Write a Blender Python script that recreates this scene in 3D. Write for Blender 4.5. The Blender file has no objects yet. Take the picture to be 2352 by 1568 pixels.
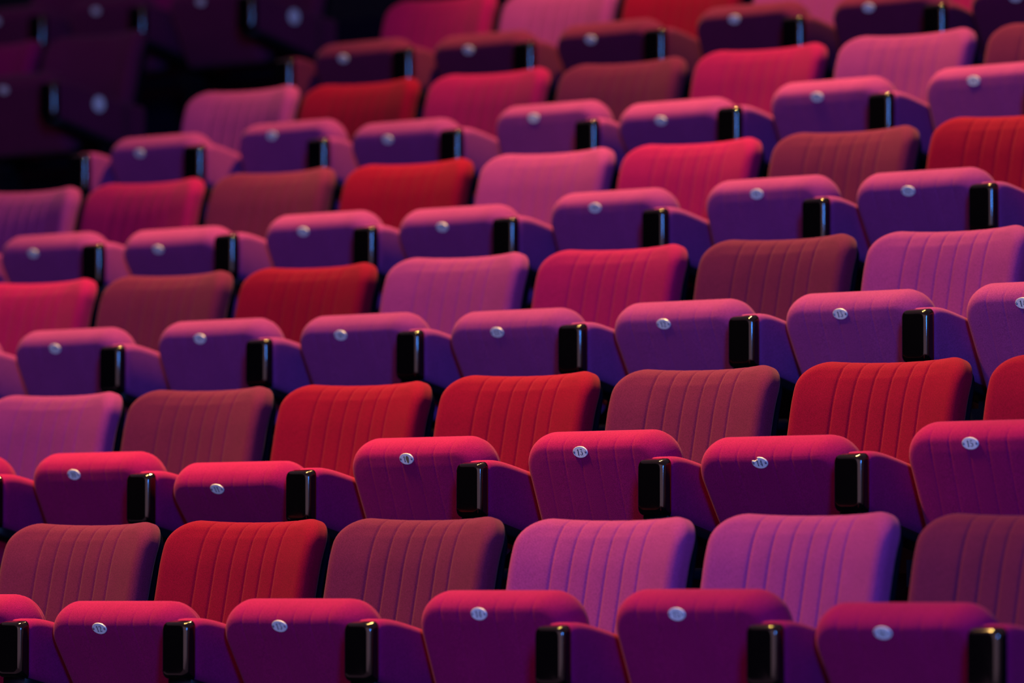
import bpy, bmesh, math, random
from mathutils import Vector, Matrix
sc = bpy.context.scene
COL = sc.collection
rnd = random.Random(7)

# ------------------------------------------------------------------ place
F_PX = 12657.7            # focal length in pixels of the 2352 px wide frame
CAM_TILT = 0.04635
AX, AY, PHI, KAP = 0.0, 11.35855, -0.73421, -0.00214
ROW_D, ROW_H, Z1 = 0.92102, 0.36699, -0.05966
PITCH = 0.55
ARM_H = 0.62              # arm top above its tier
ZOFF = ARM_H - Z1         # world height of the camera above the lowest tier
R0 = 1.0 / KAP
T0 = Vector((math.cos(PHI), math.sin(PHI)))
N0 = Vector((-math.sin(PHI), math.cos(PHI)))
CEN = Vector((AX, AY)) - N0 * R0

def row_point(i, s, dep=0.0, lat=0.0):
    """point of row i at arc length s: (x, y), heading"""
    R = R0 + i * ROW_D
    th = s / R
    n = N0 * math.cos(th) + T0 * math.sin(th)
    t = T0 * math.cos(th) - N0 * math.sin(th)
    p = CEN + n * (R + dep) + t * lat
    return p, PHI - th

def tier_z(i):
    return i * ROW_H

# -------------------------------------------------------------- materials
def new_mat(name):
    m = bpy.data.materials.new(name); m.use_nodes = True
    return m, m.node_tree, m.node_tree.nodes['Principled BSDF']

def fabric(name, col, sheen=0.05, tint=(1, .8, .85)):
    m, nt, b = new_mat(name)
    N, L = nt.nodes, nt.links
    tc = N.new('ShaderNodeTexCoord')
    n1 = N.new('ShaderNodeTexNoise'); n1.inputs['Scale'].default_value = 520; n1.inputs['Detail'].default_value = 2
    n2 = N.new('ShaderNodeTexNoise'); n2.inputs['Scale'].default_value = 9; n2.inputs['Detail'].default_value = 3
    L.new(tc.outputs['Object'], n1.inputs['Vector']); L.new(tc.outputs['Object'], n2.inputs['Vector'])
    r1 = N.new('ShaderNodeMapRange'); r1.inputs[1].default_value = .3; r1.inputs[2].default_value = .7
    r1.inputs[3].default_value = .72; r1.inputs[4].default_value = 1.28
    L.new(n1.outputs['Fac'], r1.inputs[0])
    r2 = N.new('ShaderNodeMapRange'); r2.inputs[1].default_value = .3; r2.inputs[2].default_value = .7
    r2.inputs[3].default_value = .94; r2.inputs[4].default_value = 1.06
    L.new(n2.outputs['Fac'], r2.inputs[0])
    mu = N.new('ShaderNodeMath'); mu.operation = 'MULTIPLY'
    L.new(r1.outputs[0], mu.inputs[0]); L.new(r2.outputs[0], mu.inputs[1])
    vm = N.new('ShaderNodeVectorMath'); vm.operation = 'SCALE'; vm.inputs[0].default_value = col
    L.new(mu.outputs[0], vm.inputs['Scale'])
    L.new(vm.outputs[0], b.inputs['Base Color'])
    bp = N.new('ShaderNodeBump'); bp.inputs['Strength'].default_value = .25; bp.inputs['Distance'].default_value = .0006
    L.new(n1.outputs['Fac'], bp.inputs['Height']); L.new(bp.outputs[0], b.inputs['Normal'])
    b.inputs['Roughness'].default_value = .95
    b.inputs['Specular IOR Level'].default_value = .05
    b.inputs['Sheen Weight'].default_value = sheen
    b.inputs['Sheen Roughness'].default_value = .45
    b.inputs['Sheen Tint'].default_value = (*tint, 1)
    return m

def plain(name, col, rough=.5, spec=.5, metal=0, coat=0, bump=None):
    m, nt, b = new_mat(name)
    N, L = nt.nodes, nt.links
    tc = N.new('ShaderNodeTexCoord')
    n = N.new('ShaderNodeTexNoise'); n.inputs['Scale'].default_value = bump[0] if bump else 25; n.inputs['Detail'].default_value = 3
    L.new(tc.outputs['Object'], n.inputs['Vector'])
    r = N.new('ShaderNodeMapRange'); r.inputs[3].default_value = .85; r.inputs[4].default_value = 1.15
    L.new(n.outputs['Fac'], r.inputs[0])
    vm = N.new('ShaderNodeVectorMath'); vm.operation = 'SCALE'; vm.inputs[0].default_value = col
    L.new(r.outputs[0], vm.inputs['Scale']); L.new(vm.outputs[0], b.inputs['Base Color'])
    if bump:
        bp = N.new('ShaderNodeBump'); bp.inputs['Strength'].default_value = bump[1]; bp.inputs['Distance'].default_value = .002
        L.new(n.outputs['Fac'], bp.inputs['Height']); L.new(bp.outputs[0], b.inputs['Normal'])
    b.inputs['Roughness'].default_value = rough
    b.inputs['Specular IOR Level'].default_value = spec
    b.inputs['Metallic'].default_value = metal
    b.inputs['Coat Weight'].default_value = coat
    b.inputs['Coat Roughness'].default_value = .06
    return m

M = {
    'orchid': fabric('orchid_wool', (.176, .024, .135)),
    'raspberry': fabric('raspberry_wool', (.185, .003, .060)),
    'brown': fabric('rosewood_wool', (.077, .0075, .036)),
    'red': fabric('scarlet_wool', (.122, .0003, .015), sheen=.03),
    'black': plain('black_lacquer', (.001, .001, .0012), rough=.11, spec=.62),
    'rail': plain('black_painted_steel', (.004, .004, .006), rough=.5, spec=.1),
    'shell': plain('dark_back_shell', (.003, .003, .006), rough=.9, spec=0),
    'enamel': plain('white_enamel', (.55, .58, .58), rough=.3, spec=.6),
    'ink': plain('black_enamel_ink', (.006, .006, .012), rough=.4),
    'ring': plain('blue_enamel_ring', (.03, .04, .14), rough=.3),
    'screw': plain('steel_screw', (.5, .5, .5), rough=.3, metal=1),
    'stain': plain('brown_stain', (.12, .09, .04), rough=.8),
    'carpet': plain('dark_navy_carpet', (.002, .003, .009), rough=1, spec=0, bump=(300, .4)),
    'riser': plain('dark_riser_paint', (.008, .004, .012), rough=.9, spec=0),
    'wall': plain('black_wall_cloth', (.01, .008, .012), rough=1, spec=.05, bump=(60, .2)),
}

# ------------------------------------------------------------ mesh helpers
def mesh_from(name, verts, faces, mats=1, mi=None, smooth=True):
    me = bpy.data.meshes.new(name)
    me.from_pydata(verts, [], faces)
    if smooth: me.polygons.foreach_set('use_smooth', [True] * len(me.polygons))
    if mi: me.polygons.foreach_set('material_index', mi)
    bm = bmesh.new(); bm.from_mesh(me); bmesh.ops.recalc_face_normals(bm, faces=bm.faces); bm.to_mesh(me); bm.free()
    me.update()
    return me

def link(name, me, mats, parent=None, loc=(0, 0, 0), rot=(0, 0, 0)):
    if me.materials.__len__() == 0:
        for _ in mats: me.materials.append(None)
    o = bpy.data.objects.new(name, me)
    COL.objects.link(o)
    for k, m in enumerate(mats):
        o.material_slots[k].link = 'OBJECT'; o.material_slots[k].material = M[m]
    if parent: o.parent = parent
    o.location = loc; o.rotation_euler = rot
    return o

def cushion(name, HW, H, Rc, r_f, thick, r_b, seams, depth, sw, taper, sag, nz=46, Rb=.03, seam_fade=None, wave=.0, welt=False):
    """Padded panel in the XZ plane, front towards -Y. HW half width at the top, H height, Rc top corner radius,
    r_f/r_b edge rolls, seams = x of the stitched channels, taper = half-width lost at the bottom."""
    cen = max(seams) + .0105
    # columns: parameter in centre region fixed, margins scaled
    cx = []
    n = 5 * (len(seams) - 1)
    xs = set()
    for s_ in seams:
        for d in (-.009, -.006, -.0038, -.002, 0, .002, .0038, .006, .009): xs.add(round(s_ + d, 5))
    for a, b2 in zip(seams[:-1], seams[1:]):
        for k in range(1, 4): xs.add(round(a + (b2 - a) * (.2 + .6 * k / 4), 5))
    xs.add(-cen); xs.add(cen)
    cx = sorted(x for x in xs if -cen - 1e-6 <= x <= cen + 1e-6)
    mg = [1 - (1 - k / 26) ** 1.7 for k in range(1, 27)] if welt else [1 - (1 - k / 16) ** 1.9 for k in range(1, 17)]
    cols = [('L', m) for m in reversed(mg)] + [('C', x) for x in cx] + [('R', m) for m in mg]
    def halfw(z):
        w = HW - taper * (1 - z / H)
        if z > H - Rc: w -= Rc - math.sqrt(max(0, Rc * Rc - (z - (H - Rc)) ** 2))
        if z < Rb: w -= Rb - math.sqrt(max(0, Rb * Rb - (Rb - z) ** 2))
        return max(w, cen + .004)
    zs = []
    for k in range(nz + 1):
        a = k / nz
        zs.append(a)
    # denser towards the top and bottom edges
    zz = sorted({round(H * (.5 - .5 * math.cos(math.pi * a)), 6) for a in zs} | {round(H - Rc * (1 - math.sin(a * math.pi / 2)), 6) for a in [k / 14 for k in range(15)]})
    zz2 = [zz[0]]
    for z in zz[1:]:
        if z - zz2[-1] > .0012: zz2.append(z)
    zz2[-1] = H; zz = zz2
    def edist(x, z):
        w = HW - taper * (1 - z / H)
        dx = w - abs(x); dt = H - z; db = z
        e = min(dx, dt, db)
        if dt < Rc and dx < Rc:
            e = Rc - math.hypot(Rc - dx, Rc - dt)
        elif db < Rb and dx < Rb:
            e = Rb - math.hypot(Rb - dx, Rb - db)
        return max(e, 0)
    def roll(e, r):
        a, b_ = r if isinstance(r, tuple) else (r, r)
        if e >= b_: return 0.0
        q = 1 - e / b_
        return a * (1 - math.sqrt(max(0, 1 - q * q)))
    ylim = thick - (r_b[0] if isinstance(r_b, tuple) else r_b)
    V, Fc = [], []
    nc = len(cols); nr = len(zz)
    def grid(front):
        base = len(V)
        for z in zz:
            w = halfw(z)
            for kind, a in cols:
                x = a if kind == 'C' else (-(cen + (w - cen) * a) if kind == 'L' else cen + (w - cen) * a)
                e = edist(x, z)
                if front:
                    g = 0
                    for s_ in seams:
                        d = abs(x - s_)
                        g += math.exp(-(d / sw) ** 2)
                        g += .32 * math.exp(-(d / (sw * 3.2)) ** 2)
                    fade = 1.0 if seam_fade is None else seam_fade(z)
                    crown = -.010 * (1 - (x / HW) ** 2) * min(1, e / .05)
                    y = roll(e, r_f) + depth * g * fade * min(1, e / .01 + .25) + crown * wave
                    y = min(y, ylim)
                else:
                    y = thick - roll(e, r_b)
                    if welt: y -= .0042 * math.exp(-((e - .0068) / .0017) ** 2)
                V.append((x, y, z))
        for r in range(nr - 1):
            for c in range(nc - 1):
                a = base + r * nc + c
                Fc.append((a, a + 1, a + 1 + nc, a + nc) if front else (a, a + nc, a + 1 + nc, a + 1))
        return base
    b0 = grid(True)
    b1 = grid(False)
    def loop(base):
        return ([base + c for c in range(nc)] + [base + r * nc + nc - 1 for r in range(1, nr)]
                + [base + (nr - 1) * nc + c for c in range(nc - 2, -1, -1)] + [base + r * nc for r in range(nr - 2, 0, -1)])
    l0, l1 = loop(b0), loop(b1)
    rings = [l0]
    n = len(l0)
    steps = [(.25, 0), (.5, 0), (.75, 0)]
    if welt: steps = [(.5, 0)]
    for f, inset in steps:
        ring = []
        for k in range(n):
            p, q = V[l0[k]], V[l1[k]]
            a, b2 = V[l0[(k - 1) % n]], V[l0[(k + 1) % n]]
            tx, tz = b2[0] - a[0], b2[2] - a[2]; ln = math.hypot(tx, tz) or 1
            nx, nzv = tz / ln, -tx / ln
            V.append((p[0] - nx * inset, p[1] + (q[1] - p[1]) * f, p[2] - nzv * inset)); ring.append(len(V) - 1)
        rings.append(ring)
    rings.append(l1)
    for ra, rb_ in zip(rings[:-1], rings[1:]):
        for k in range(n):
            Fc.append((ra[k], ra[(k + 1) % n], rb_[(k + 1) % n], rb_[k]))
    if sag:
        V = [(x, y - sag * abs(x / HW) ** 2.1, z + .004 * abs(x / HW) ** 3) for x, y, z in V]
    return V, Fc

def rounded_section(hw, zb, zt, r, n=6):
    pts = []
    r = min(r, hw * .98, (zt - zb) / 2 * .98)
    for cx_, cz, a0 in ((hw - r, zt - r, 0), (-hw + r, zt - r, 90), (-hw + r, zb + r, 180), (hw - r, zb + r, 270)):
        for k in range(n + 1):
            a = math.radians(a0 + 90 * k / n)
            pts.append((cx_ + r * math.cos(a), cz + r * math.sin(a)))
    return pts

def loft(stations, caps=True):
    """stations: list of (y, [(x, z)...]) with equal counts"""
    V, Fc = [], []
    n = len(stations[0][1])
    for y, pts in stations:
        V += [(x, y, z) for x, z in pts]
    for s_ in range(len(stations) - 1):
        for k in range(n):
            a, b2 = s_ * n + k, s_ * n + (k + 1) % n
            Fc.append((a, b2, b2 + n, a + n))
    if caps:
        Fc.append(tuple(range(n))); Fc.append(tuple(range((len(stations) - 1) * n, len(stations) * n)))
    return V, Fc

def add_box(V, Fc, x0, x1, y0, y1, z0, z1):
    b = len(V)
    V += [(x, y, z) for x in (x0, x1) for y in (y0, y1) for z in (z0, z1)]
    for f in ((0, 1, 3, 2), (4, 6, 7, 5), (0, 4, 5, 1), (2, 3, 7, 6), (0, 2, 6, 4), (1, 5, 7, 3)):
        Fc.append(tuple(b + k for k in f))

# ------------------------------------------------------------ part meshes
SEAMS = [-.125, -.075, -.025, .025, .075, .125]
LEAN = math.radians(12.5)
BZ = -.17                 # bottom of the backrest relative to the arm top
BACK_L = (.2375 - BZ) / math.cos(LEAN)
def make_backrest():
    V, Fc = cushion('backrest', .243, BACK_L, .075, .030, .061, .016, SEAMS, .0030, .0030, .004, .044, wave=1.0)
    y0 = .490 - math.tan(LEAN) * (.2 - BZ)
    out = []
    for x, y, t in V:
        y += .024 * max(0, (t - (BACK_L - .13)) / .13) ** 2
        out.append((x, y0 + t * math.sin(LEAN) + y * math.cos(LEAN), ARM_H + BZ + t * math.cos(LEAN) - y * math.sin(LEAN)))
    return mesh_from('backrest_mesh', out, Fc)
SEAT_BOT = .055
SEAT_H = .350 - SEAT_BOT
SEAT_SEAMS = [-.13, -.078, -.026, .026, .078, .13]
def make_seat():
    fade = lambda z: .25 + .75 * max(0, min(1, (z - (SEAT_H - .09)) / .07))
    V, Fc = cushion('seat', .222, SEAT_H, .079, (.050, .032), .100, (.046, .046), SEAT_SEAMS, .0016, .0024, .022, 0, seam_fade=fade, wave=.5, welt=True)
    return mesh_from('seat_mesh', [(x, y - .091, z + SEAT_BOT) for x, y, z in V], Fc)

def lerp(tab, y):
    for (a, za), (b2, zb) in zip(tab[:-1], tab[1:]):
        if y <= b2: 
            u = (y - a) / (b2 - a); u = max(0, min(1, u)); return za + (zb - za) * u
    return tab[-1][1]
def smooth_tab(tab, y):
    return sum(lerp(tab, y + d) for d in (-.02, -.01, 0, .01, .02)) / 5
TOP = [(0, .000), (.035, .009), (.07, .011), (.12, .002), (.20, -.017), (.30, -.034), (.46, -.055)]
BOT = [(0, -.118), (.03, -.126), (.10, -.142), (.46, -.235)]
def make_arm():
    st = []
    for k in range(30):
        y = .026 + (.452 - .026) * k / 29
        zt, zb = smooth_tab(TOP, y), smooth_tab(BOT, y)
        hw = .0395 - .019 * max(0, min(1, (y - .33) / .045))
        r = .022
        if k == 0: hw -= .004; zt -= .005; zb += .002
        st.append((y, rounded_section(hw, zb, zt, r)))
    st.append((.456, rounded_section(.018, smooth_tab(BOT, .456) + .003, smooth_tab(TOP, .456) - .004, .012)))
    V, Fc = loft(st)
    return mesh_from('arm_mesh', [(x, y, z + ARM_H) for x, y, z in V], Fc)
def make_cap():
    st = []
    R = .0115
    for k in range(7):
        a = math.radians(90 * k / 6)
        ins = R * (1 - math.sin(a)); y = R * (1 - math.cos(a))
        st.append((y, rounded_section(.0405 - ins, -.122 + ins, .002 - ins, .0145)))
    for y in (.021, .027):
        st.append((y, rounded_section(.0405, -.122 - y * .25, .002 + y * .12, .0145)))
    st.append((.0305, rounded_section(.037, -.124, .001, .013)))
    V, Fc = loft(st)
    # keep the flat front shaded flat
    return mesh_from('cap_mesh', [(x, y, z + ARM_H) for x, y, z in V], Fc)
def make_rail():
    st = []
    for k in range(16):
        y = .02 + .43 * k / 15
        zb = smooth_tab(BOT, y)
        st.append((y, rounded_section(.036 - .017 * max(0, min(1, (y - .31) / .05)), zb - .020, zb + .004, .006, 3)))
    V, Fc = loft(st)
    return mesh_from('rail_mesh', [(x, y, z + ARM_H) for x, y, z in V], Fc)
def make_upright():
    V, Fc = [], []
    st = []
    for z, y0, y1 in ((0, .20, .42), (.012, .20, .42), (.02, .27, .38), (.20, .28, .37), (ARM_H - .215, .27, .40)):
        pass
    # flat steel blade with a foot plate and a hinge boss
    add_box(V, Fc, -.014, .014, .27, .36, .008, ARM_H - .185)
    add_box(V, Fc, -.035, .035, .18, .44, 0, .010)
    add_box(V, Fc, -.036, .036, .255, .315, ARM_H - .285, ARM_H - .225)
    return mesh_from('upright_mesh', V, Fc, smooth=False)
def make_shell():
    V, Fc = cushion('shell', .222, BACK_L - .02, .065, .006, .012, .004, [-.01, .01], 0, .003, .004, .018, nz=14)
    y0 = .495 - math.tan(LEAN) * (.2 - BZ) + .058
    out = []
    for x, y, t in V:
        out.append((x, y0 + t * math.sin(LEAN) + y * math.cos(LEAN), ARM_H + BZ + t * math.cos(LEAN) - y * math.sin(LEAN)))
    return mesh_from('shell_mesh', out, Fc)
def make_pan():
    # hinge tube and lower bracket that carry the folded seat
    V, Fc = [], []
    n = 14
    for x in (-.19, .19):
        for k in range(n):
            a = 2 * math.pi * k / n
            V.append((x, .286 + .014 * math.cos(a), ARM_H - .252 + .014 * math.sin(a)))
    for k in range(n):
        Fc.append((k, (k + 1) % n, n + (k + 1) % n, n + k))
    Fc.append(tuple(range(n))); Fc.append(tuple(range(n, 2 * n)))
    return mesh_from('hinge_mesh', V, Fc)

DIG = {
 '0': [[(.25, 1, .03), (.1, .85, .06), (.05, .5, .09), (.1, .15, .06), (.25, 0, .03), (.4, .15, .06), (.45, .5, .09), (.4, .85, .06), (.25, 1, .03)]],
 '1': [[(.26, 0, .085), (.26, .96, .085)], [(.27, .97, .05), (.08, .76, .03)], [(.10, .02, .025), (.42, .02, .025)]],
 '2': [[(.10, .74, .09), (.10, .84, .05), (.22, .97, .035), (.38, .9, .07), (.41, .7, .09), (.30, .42, .06), (.10, .08, .03)], [(.07, .06, .055), (.44, .06, .06)], [(.45, .05, .03), (.47, .22, .03)]],
 '3': [[(.08, .95, .05), (.44, .95, .05)], [(.44, .95, .03), (.24, .6, .03)], [(.22, .6, .03), (.38, .52, .06), (.44, .3, .095), (.36, .07, .06), (.2, .02, .03), (.09, .12, .06), (.11, .2, .07)]],
 '4': [[(.36, 1, .03), (.02, .3, .03)], [(.02, .28, .035), (.5, .28, .035)], [(.35, 0, .08), (.35, .98, .07)], [(.22, .02, .025), (.48, .02, .025)]],
 '5': [[(.12, .93, .06), (.44, .93, .06)], [(.11, .93, .03), (.09, .52, .03)], [(.09, .52, .03), (.25, .6, .04), (.43, .45, .09), (.43, .2, .09), (.28, .02, .03), (.1, .08, .06), (.1, .18, .07)]],
 '6': [[(.40, .85, .07), (.30, .98, .03), (.14, .85, .05), (.07, .5, .09), (.10, .15, .07), (.25, .01, .03), (.40, .13, .07), (.43, .35, .08), (.28, .56, .03), (.12, .45, .03)]],
 '7': [[(.05, .93, .06), (.46, .93, .06)], [(.46, .93, .03), (.3, .5, .06), (.24, 0, .09)]],
 '8': [[(.25, .54, .04), (.1, .68, .06), (.1, .86, .05), (.25, .98, .03), (.4, .86, .05), (.4, .68, .06), (.25, .54, .05), (.07, .36, .07), (.08, .12, .06), (.25, .01, .03), (.42, .12, .06), (.43, .36, .07), (.25, .54, .04)]],
 '9': [[(.10, .15, .07), (.20, .02, .03), (.36, .15, .05), (.43, .5, .09), (.40, .85, .07), (.25, .99, .03), (.10, .87, .07), (.07, .65, .08), (.22, .44, .03), (.38, .55, .03)]],
}
def make_plate(text=None, chipped=False, stained=False, rx=.0218, rz=.0136):
    V, Fc, MI = [], [], []
    n = 44
    def disc(cx_, cz, ax, az, y0, y1, mi, bev=.0006, hole=None):
        ring = []
        for ins, y in ((0, y0), (0, y1 + bev), (bev, y1)):
            rr = []
            for k in range(n):
                a = 2 * math.pi * k / n
                f = 1.0
                if hole and hole[0] < math.degrees(a) < hole[1]:
                    f = hole[2] + .06 * math.sin(k * 2.3)
                V.append((cx_ + (ax - ins) * f * math.cos(a), y, cz + (az - ins) * f * math.sin(a))); rr.append(len(V) - 1)
            ring.append(rr)
        for r1, r2 in zip(ring[:-1], ring[1:]):
            for k in range(n):
                Fc.append((r1[k], r1[(k + 1) % n], r2[(k + 1) % n], r2[k])); MI.append(mi)
        V.append((cx_, y1, cz)); c = len(V) - 1
        for k in range(n):
            Fc.append((ring[-1][k], ring[-1][(k + 1) % n], c)); MI.append(mi)
    disc(0, 0, rx, rz, .0015, -.0012, 0, hole=(100, 152, .62) if chipped else None)
    if text is not None:
        for sx in (-1, 1):
            disc(sx * rx * .80, 0, .0028, .0030, -.001, -.0016, 2, .0002)
            disc(sx * rx * .80, 0, .0014, .0015, -.0012, -.0026, 3, .0003)
        h = .0148; w = h * .62
        x = -(len(text) * w) / 2
        yy = -.00150
        for ch in text:
            for st in DIG[ch]:
                P = [Vector((a * h * 1.12, b2 * h)) for a, b2, _ in st]
                lft, rgt = [], []
                for k in range(len(P)):
                    d = (P[min(k + 1, len(P) - 1)] - P[max(k - 1, 0)])
                    d = d.normalized() if d.length > 0 else Vector((1, 0))
                    nn = Vector((-d.y, d.x)) * st[k][2] * h * .98
                    for lst, q in ((lft, P[k] + nn), (rgt, P[k] - nn)):
                        V.append((x + q.x, yy, q.y - h / 2)); lst.append(len(V) - 1)
                for k in range(len(P) - 1):
                    Fc.append((lft[k], lft[k + 1], rgt[k + 1], rgt[k])); MI.append(1)
                yy -= .00002
            x += w
    if stained:
        b = len(V); m = 14
        for k in range(m):
            a = 2 * math.pi * k / m
            V.append((.0045 + .0048 * math.cos(a) * (1 + .2 * math.sin(3 * a)), -.0019, -.001 + .0095 * math.sin(a)))
        Fc.append(tuple(range(b, b + m))); MI.append(4)
    return mesh_from('plate_mesh', V, Fc, mi=MI, smooth=False)

ME = dict(back=make_backrest(), seat=make_seat(), arm=make_arm(), cap=make_cap(), rail=make_rail(),
          upright=make_upright(), shell=make_shell(), hinge=make_pan())
PLATES = {}
PLATE_MATS = ['enamel', 'ink', 'ring', 'screw', 'stain']

# ------------------------------------------------------------- one theatre seat
def new_arm(root, x, col):
    a = link('armrest', ME['arm'], [col], root, (x, 0, 0))
    link('armrest_cap', ME['cap'], ['black'], a)
    link('armrest_rail', ME['rail'], ['rail'], a)
    link('support_leg', ME['upright'], ['rail'], root, (x, 0, 0))
    return a

def theatre_seat(i, s, dz, col, back, lean, pdx, num, label, group, left_arm=None, mid=0.0, row_plate=False, chipped=False, stained=False):
    p, head = row_point(i, s, 0, -PITCH / 2)
    root = bpy.data.objects.new('theatre_seat', None); COL.objects.link(root)
    root.empty_display_size = .1
    root.location = (p.x, p.y, tier_z(i) + dz); root.rotation_euler = (0, 0, head)
    root['label'] = label; root['category'] = 'theatre seat'; root['group'] = group
    link('backrest', ME['back'], [back], root, (mid, 0, 0))
    link('back_shell', ME['shell'], ['shell'], root, (mid, 0, 0))
    link('seat_hinge', ME['hinge'], ['shell'], root, (mid, 0, 0))
    sc_ = link('seat_cushion', ME['seat'], [col], root, (mid, .286, ARM_H - .252), (math.radians(lean), 0, 0))
    key = (num, chipped, stained)
    if key not in PLATES: PLATES[key] = make_plate(str(num), chipped, stained)
    pl = link('number_plate', PLATES[key], PLATE_MATS, sc_, (pdx - mid, -.0965, .317))
    arm = new_arm(root, PITCH / 2, col)
    if left_arm is not None:
        new_arm(root, -PITCH / 2 + left_arm, col)
    if row_plate:
        if 'row' not in PLATES: PLATES['row'] = make_plate(None, rx=.027, rz=.027)
        link('row_plate', PLATES['row'], PLATE_MATS, arm, (.0405, .215, ARM_H - .062), (0, 0, math.radians(90)))
    return root

# seats: per row, (cap arc length, height offset, backrest, lean, plate shift, number, left arm shift)
ROWS = {
 0: ('raspberry', [(-1.526, .002, 'brown', 21, -.02, 11), (-.995, .004, 'red', 27.1, -.017, 12), (-.444, .004, 'brown', 25.3, -.014, 13),
     (.098, -.002, 'orchid', 15.8, -.013, 14), (.66, .003, 'orchid', 17.2, -.025, 15), (1.208, -.002, 'brown', 25.7, -.013, 16)]),
 1: ('raspberry', [(-2.618, -.009, 'orchid', 22, -.02, 9), (-2.069, -.009, 'brown', 22.0, -.03, 10), (-1.523, -.01, 'red', 32.6, -.025, 11),
     (-.971, -.001, 'red', 18.4, -.006, 12), (-.417, -.002, 'brown', 16.0, -.025, 13), (.146, 0, 'red', 26.3, -.017, 14), (.70, 0, 'red', 17, -.02, 15)]),
 2: ('orchid', [(-3.69, -.001, 'raspberry', 20, -.02, 7), (-3.139, -.001, 'brown', 21.8, -.02, 8), (-2.579, -.001, 'red', 18.9, -.026, 9), (-2.033, .004, 'orchid', 22.7, -.03, 10),
     (-1.476, .002, 'raspberry', 25, -.024, 11), (-.921, .004, 'brown', 24.8, -.023, 12), (-.387, .001, 'orchid', 22.3, -.007, 13), (.165, 0, 'red', 20, -.02, 14)]),
 3: ('orchid', [(-4.741, -.003, 'orchid', 24, -.02, 5), (-4.191, -.003, 'raspberry', 26.3, -.035, 6), (-3.631, 0, 'brown', 30.1, -.038, 7), (-3.074, -.003, 'red', 21.9, -.033, 8),
     (-2.539, -.002, 'orchid', 25.8, -.006, 9), (-1.994, -.004, 'raspberry', 16.5, -.019, 10), (-1.439, -.002, 'brown', 13.6, -.011, 11), (-.89, .009, 'red', 23.3, -.012, 12), (-.34, .005, 'orchid', 22, -.02, 13)]),
 4: ('orchid', [(-4.706, .007, 'orchid', 24.3, -.03, 5), (-4.16, -.003, 'red', 12.6, -.034, 6), (-3.598, -.006, 'raspberry', 25.8, -.034, 7), (-3.051, -.01, 'brown', 13.9, -.029, 8),
     (-2.503, -.005, 'raspberry', 28, -.018, 9), (-1.948, .001, 'orchid', 19.5, -.017, 10), (-1.40, 0, 'brown', 15, -.02, 11)]),
 5: ('brown', [(-6.923, .009, 'raspberry', 22, -.02, 3), (-6.378, .009, 'brown', 24, -.02, 4), (-4.671, .012, 'raspberry', 25.3, -.046, 5), (-4.134, -.003, 'orchid', 23.6, -.022, 6), (-3.579, -.001, 'red', 25, -.04, 7),
     (-3.018, -.003, 'orchid', 16.6, -.036, 8), (-2.469, -.003, 'raspberry', 17.6, -.046, 9), (-1.92, 0, 'brown', 22, -.02, 10)]),
 6: ('brown', [(-7.441, .025, 'brown', 22, -.03, 2), (-6.896, .019, 'raspberry', 20, -.03, 3), (-6.325, .017, 'brown', 22, -.03, 4)]),
}
SEATW = {'raspberry': 'raspberry pink', 'orchid': 'purple', 'brown': 'dark maroon'}
BACKW = {'raspberry': 'raspberry pink', 'orchid': 'orchid purple', 'brown': 'rosewood brown', 'red': 'scarlet red'}
ORD = ['bottom', 'second', 'third', 'fourth', 'fifth', 'sixth', 'seventh']
POS = ['first', 'second', 'third', 'fourth', 'fifth', 'sixth', 'seventh', 'eighth', 'ninth']
for i, (col, seats) in ROWS.items():
    main = [q for q in seats if q[0] > -6]
    for q in seats:
        s, dz, back, lean, pdx, num = q
        rowtxt = 'bottom row' if i == 0 else f'{ORD[i]} row up'
        aisle = s < -6
        if aisle:
            place = {(5, 4): 'beside the dark aisle, sixth row up', (5, 3): 'at left edge, sixth row up', (6, 4): 'beside the dark aisle, topmost row',
                     (6, 3): 'one seat left of the aisle end, topmost row', (6, 2): 'at left edge, topmost row'}[(i, num)]
            lab = f'unlit {SEATW[col]} folding seat {place}'
            if i == 5: lab = f'unlit {SEATW[col]} folding seat with {BACKW[back]} backrest {place}'
        elif i in (0, 1, 2) and 0 < main.index(q) and (i, num) not in ((2, 14), (1, 15)) or (i, num) == (1, 15):
            extra = ''
            if (i, num) == (1, 14): extra = 'chipped '
            if (i, num) == (1, 12): extra = 'stained '
            lab = f'{SEATW[col]} folding seat, {extra}plate {num}, {BACKW[back]} backrest, {rowtxt}'
        else:
            k = main.index(q)
            side = f'{POS[k]} from left' if k < len(main) - 1 else 'rightmost'
            lab = f'{SEATW[col]} folding seat with {BACKW[back]} backrest, {side} in {rowtxt}'
        la = None
        if (i, num) == (4, 5): la = -5.234 + 4.706 + PITCH
        if (i, num) == (5, 5): la = -5.22 + 4.671 + PITCH
        k0 = seats.index(q)
        gap = s - seats[k0 - 1][0] if k0 > 0 else PITCH
        if la is not None: gap = PITCH - la
        mid = (PITCH - gap) / 2 if gap < .7 else 0.0
        theatre_seat(i, s, dz, col, back, lean, pdx, num, lab, 'folding seats in the raked rows', left_arm=la, mid=mid,
                     row_plate=aisle and num == 4, chipped=(i, num) == (1, 14), stained=(i, num) == (1, 12))

# ---------------------------------------------------------------- setting
def strip_mesh(fn_quads, name, mat, kind_name):
    V, Fc = [], []
    for quad in fn_quads:
        b = len(V); V.extend(quad); Fc.append((b, b + 1, b + 2, b + 3))
    me = mesh_from(name, V, Fc, smooth=False)
    o = link(kind_name, me, [mat]); o['kind'] = 'structure'
    return o
def arc_pts(i, dep, z, s0=-12, s1=7, n=20):
    out = []
    for k in range(n + 1):
        p, _ = row_point(i, s0 + (s1 - s0) * k / n, dep)
        out.append((p.x, p.y, z))
    return out
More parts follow.
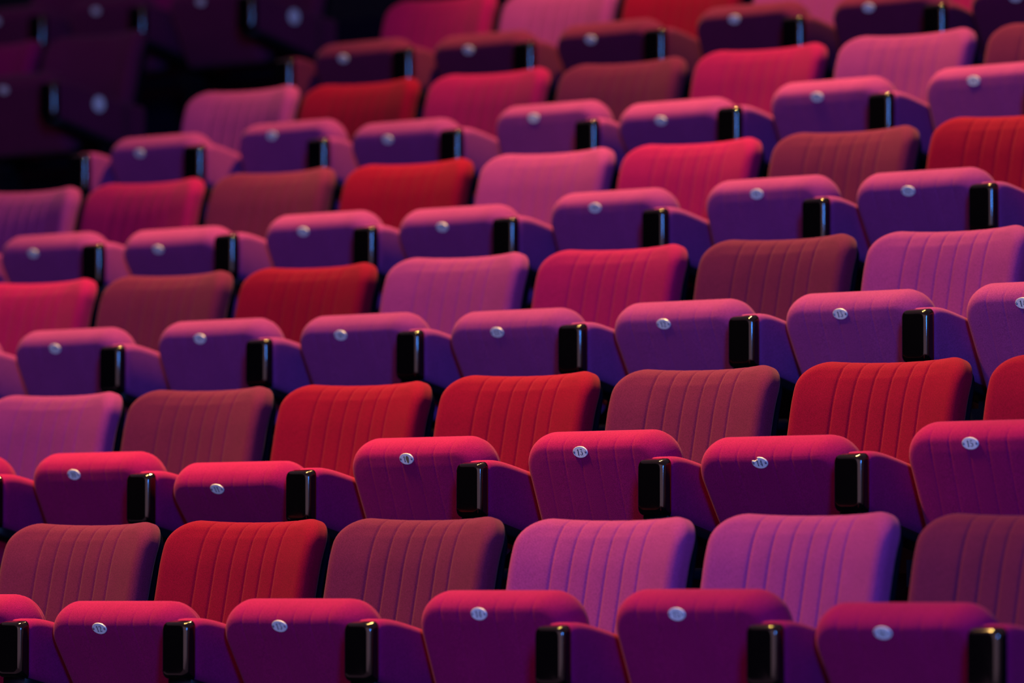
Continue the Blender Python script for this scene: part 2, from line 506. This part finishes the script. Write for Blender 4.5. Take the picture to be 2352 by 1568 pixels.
# stepped floor: one closed block per tier (tread + riser); riser stands .30 m in front of the arm tips
V, Fc = [], []
LO, HI = -2, 8
FRONT = -.33
prev = None
rows_pts = []
for i in range(LO, HI + 1):
    for z in (tier_z(i - 1) if i > LO else tier_z(LO), tier_z(i)):
        rows_pts.append(arc_pts(i, FRONT, z))
rows_pts.append(arc_pts(HI, FRONT + 1.5, tier_z(HI)))
MI = []
for k, pts in enumerate(rows_pts): V += pts
n = len(rows_pts[0])
for r in range(len(rows_pts) - 1):
    for c in range(n - 1):
        a = r * n + c
        Fc.append((a, a + 1, a + 1 + n, a + n)); MI.append(1 if r % 2 == 0 else 0)
# underside closing the block
b = len(V)
base_z = tier_z(LO) - .3
lo = [(x, y, base_z) for x, y, z in rows_pts[0]]; hi = [(x, y, base_z) for x, y, z in rows_pts[-1]]
V += lo + hi
for c in range(n - 1):
    Fc.append((b + c, b + c + n, b + c + n + 1, b + c + 1)); MI.append(0)
    Fc.append((c, b + c, b + c + 1, c + 1)); MI.append(1)
me = mesh_from('floor_mesh', V, Fc, mi=MI, smooth=False)
fl = link('floor', me, ['carpet', 'riser']); fl['kind'] = 'structure'
# half steps in the aisle
for i in range(2, HI + 1):
    V, Fc = [], []
    s0, s1 = -6.27, -5.36
    P = [row_point(i, s0, FRONT - .30)[0], row_point(i, s1, FRONT - .30)[0], row_point(i, s1, FRONT)[0], row_point(i, s0, FRONT)[0]]
    z0, z1 = tier_z(i - 1), tier_z(i - 1) + ROW_H / 2
    V = [(p.x, p.y, z0) for p in P] + [(p.x, p.y, z1) for p in P]
    Fc = [(0, 1, 2, 3), (4, 5, 6, 7), (0, 1, 5, 4), (1, 2, 6, 5), (2, 3, 7, 6), (3, 0, 4, 7)]
    o = link(f'trim_{i - 1}', mesh_from('step_mesh', V, Fc, smooth=False), ['carpet']); o['kind'] = 'structure'
# back wall and left wall
def wall(name, pts, z0, z1, th=.12):
    (ax, ay), (bx, by) = pts
    d = Vector((bx - ax, by - ay)).normalized(); nn = Vector((-d.y, d.x)) * th
    V = []
    for z in (z0, z1):
        V += [(ax, ay, z), (bx, by, z), (bx + nn.x, by + nn.y, z), (ax + nn.x, ay + nn.y, z)]
    Fc = [(0, 1, 2, 3), (4, 5, 6, 7), (0, 1, 5, 4), (1, 2, 6, 5), (2, 3, 7, 6), (3, 0, 4, 7)]
    o = link(name, mesh_from(name + '_mesh', V, Fc, smooth=False), ['wall']); o['kind'] = 'structure'
a = row_point(HI, -12, FRONT + 1.5)[0]; b2 = row_point(HI, 7, FRONT + 1.5)[0]
wall('wall_back', ((a.x, a.y), (b2.x, b2.y)), tier_z(HI), tier_z(HI) + 4.5)
a = row_point(LO, -12, FRONT - 26)[0]; b2 = row_point(HI, -12, FRONT + 1.5)[0]  # wall extended unseen far in front of the seats to darken cap reflections
wall('wall_left', ((a.x, a.y), (b2.x, b2.y)), base_z, tier_z(HI) + 4.5)

# ---------------------------------------------------------------- light
def world_at(i, s, dep, h):
    p, _ = row_point(i, s, dep)
    return Vector((p.x, p.y, h))
def aim(o, target):
    o.rotation_euler = (Vector(target) - o.location).to_track_quat('-Z', 'Y').to_euler()
def spot(name, loc, tgt, power, col, size, blend, rad):
    l = bpy.data.lights.new(name, 'SPOT'); l.energy = power; l.color = col
    l.spot_size = math.radians(size); l.spot_blend = blend; l.shadow_soft_size = rad
    o = bpy.data.objects.new(name, l); COL.objects.link(o); o.location = loc; aim(o, tgt); return o
def area(name, loc, tgt, power, col, sx, sy):
    l = bpy.data.lights.new(name, 'AREA'); l.energy = power; l.color = col; l.shape = 'RECTANGLE'; l.size = sx; l.size_y = sy
    o = bpy.data.objects.new(name, l); COL.objects.link(o); o.location = loc; aim(o, tgt); return o

WARM = (1.0, .53, .15)
spot('house_downlight', world_at(4.7, -2.9, 0, 6.8), world_at(4.5, -2.5, 0, 2.2), 3100, WARM, 76, .5, .12)
spot('house_downlight', world_at(1.3, -2.9, 0, 9.0), world_at(1.9, -2.2, 0, 1.3), 5600, WARM, 44, .5, .15)
spot('house_downlight', world_at(-1.4, -2.9, 0, 7.0), world_at(-1.2, -.6, 0, .6), 3800, WARM, 62, .5, .15)
fill = area('bounce_fill', Vector((-9, -3.0, 4.5)), world_at(2, -1.5, 0, 1.3), 1050, (.62, .38, .50), 26, 10)  # oversized panel added as fill, standing in for diffuse auditorium bounce
blue = area('blue_stage_lamp', Vector((1.0, -.8, 4.0)), world_at(3, -2, 0, 1.3), 1600, (.03, .26, 1.0), .9, 3.0)

w = bpy.data.worlds.new('World'); sc.world = w; w.use_nodes = True
w.node_tree.nodes['Background'].inputs[0].default_value = (1, .5, .75, 1)
w.node_tree.nodes['Background'].inputs[1].default_value = .19

# ---------------------------------------------------------------- camera
for o in COL.objects:
    if o.type == 'LIGHT': pass
cam = bpy.data.cameras.new('Camera'); co = bpy.data.objects.new('Camera', cam); COL.objects.link(co)
cam.sensor_width = 36; cam.lens = F_PX / 2352 * 36
co.location = (0, 0, ZOFF)
co.rotation_euler = (math.pi / 2 + CAM_TILT, 0, 0)
cam.dof.use_dof = True; cam.dof.focus_distance = 12.6; cam.dof.aperture_fstop = 2.7
cam.clip_end = 200
sc.camera = co

sc.view_settings.view_transform = 'Standard'; sc.view_settings.look = 'None'
sc.view_settings.gamma = 1; sc.view_settings.use_curve_mapping = False
sc.view_settings.exposure = 0.0
sc.cycles.use_denoising = True
sc.cycles.max_bounces = 6
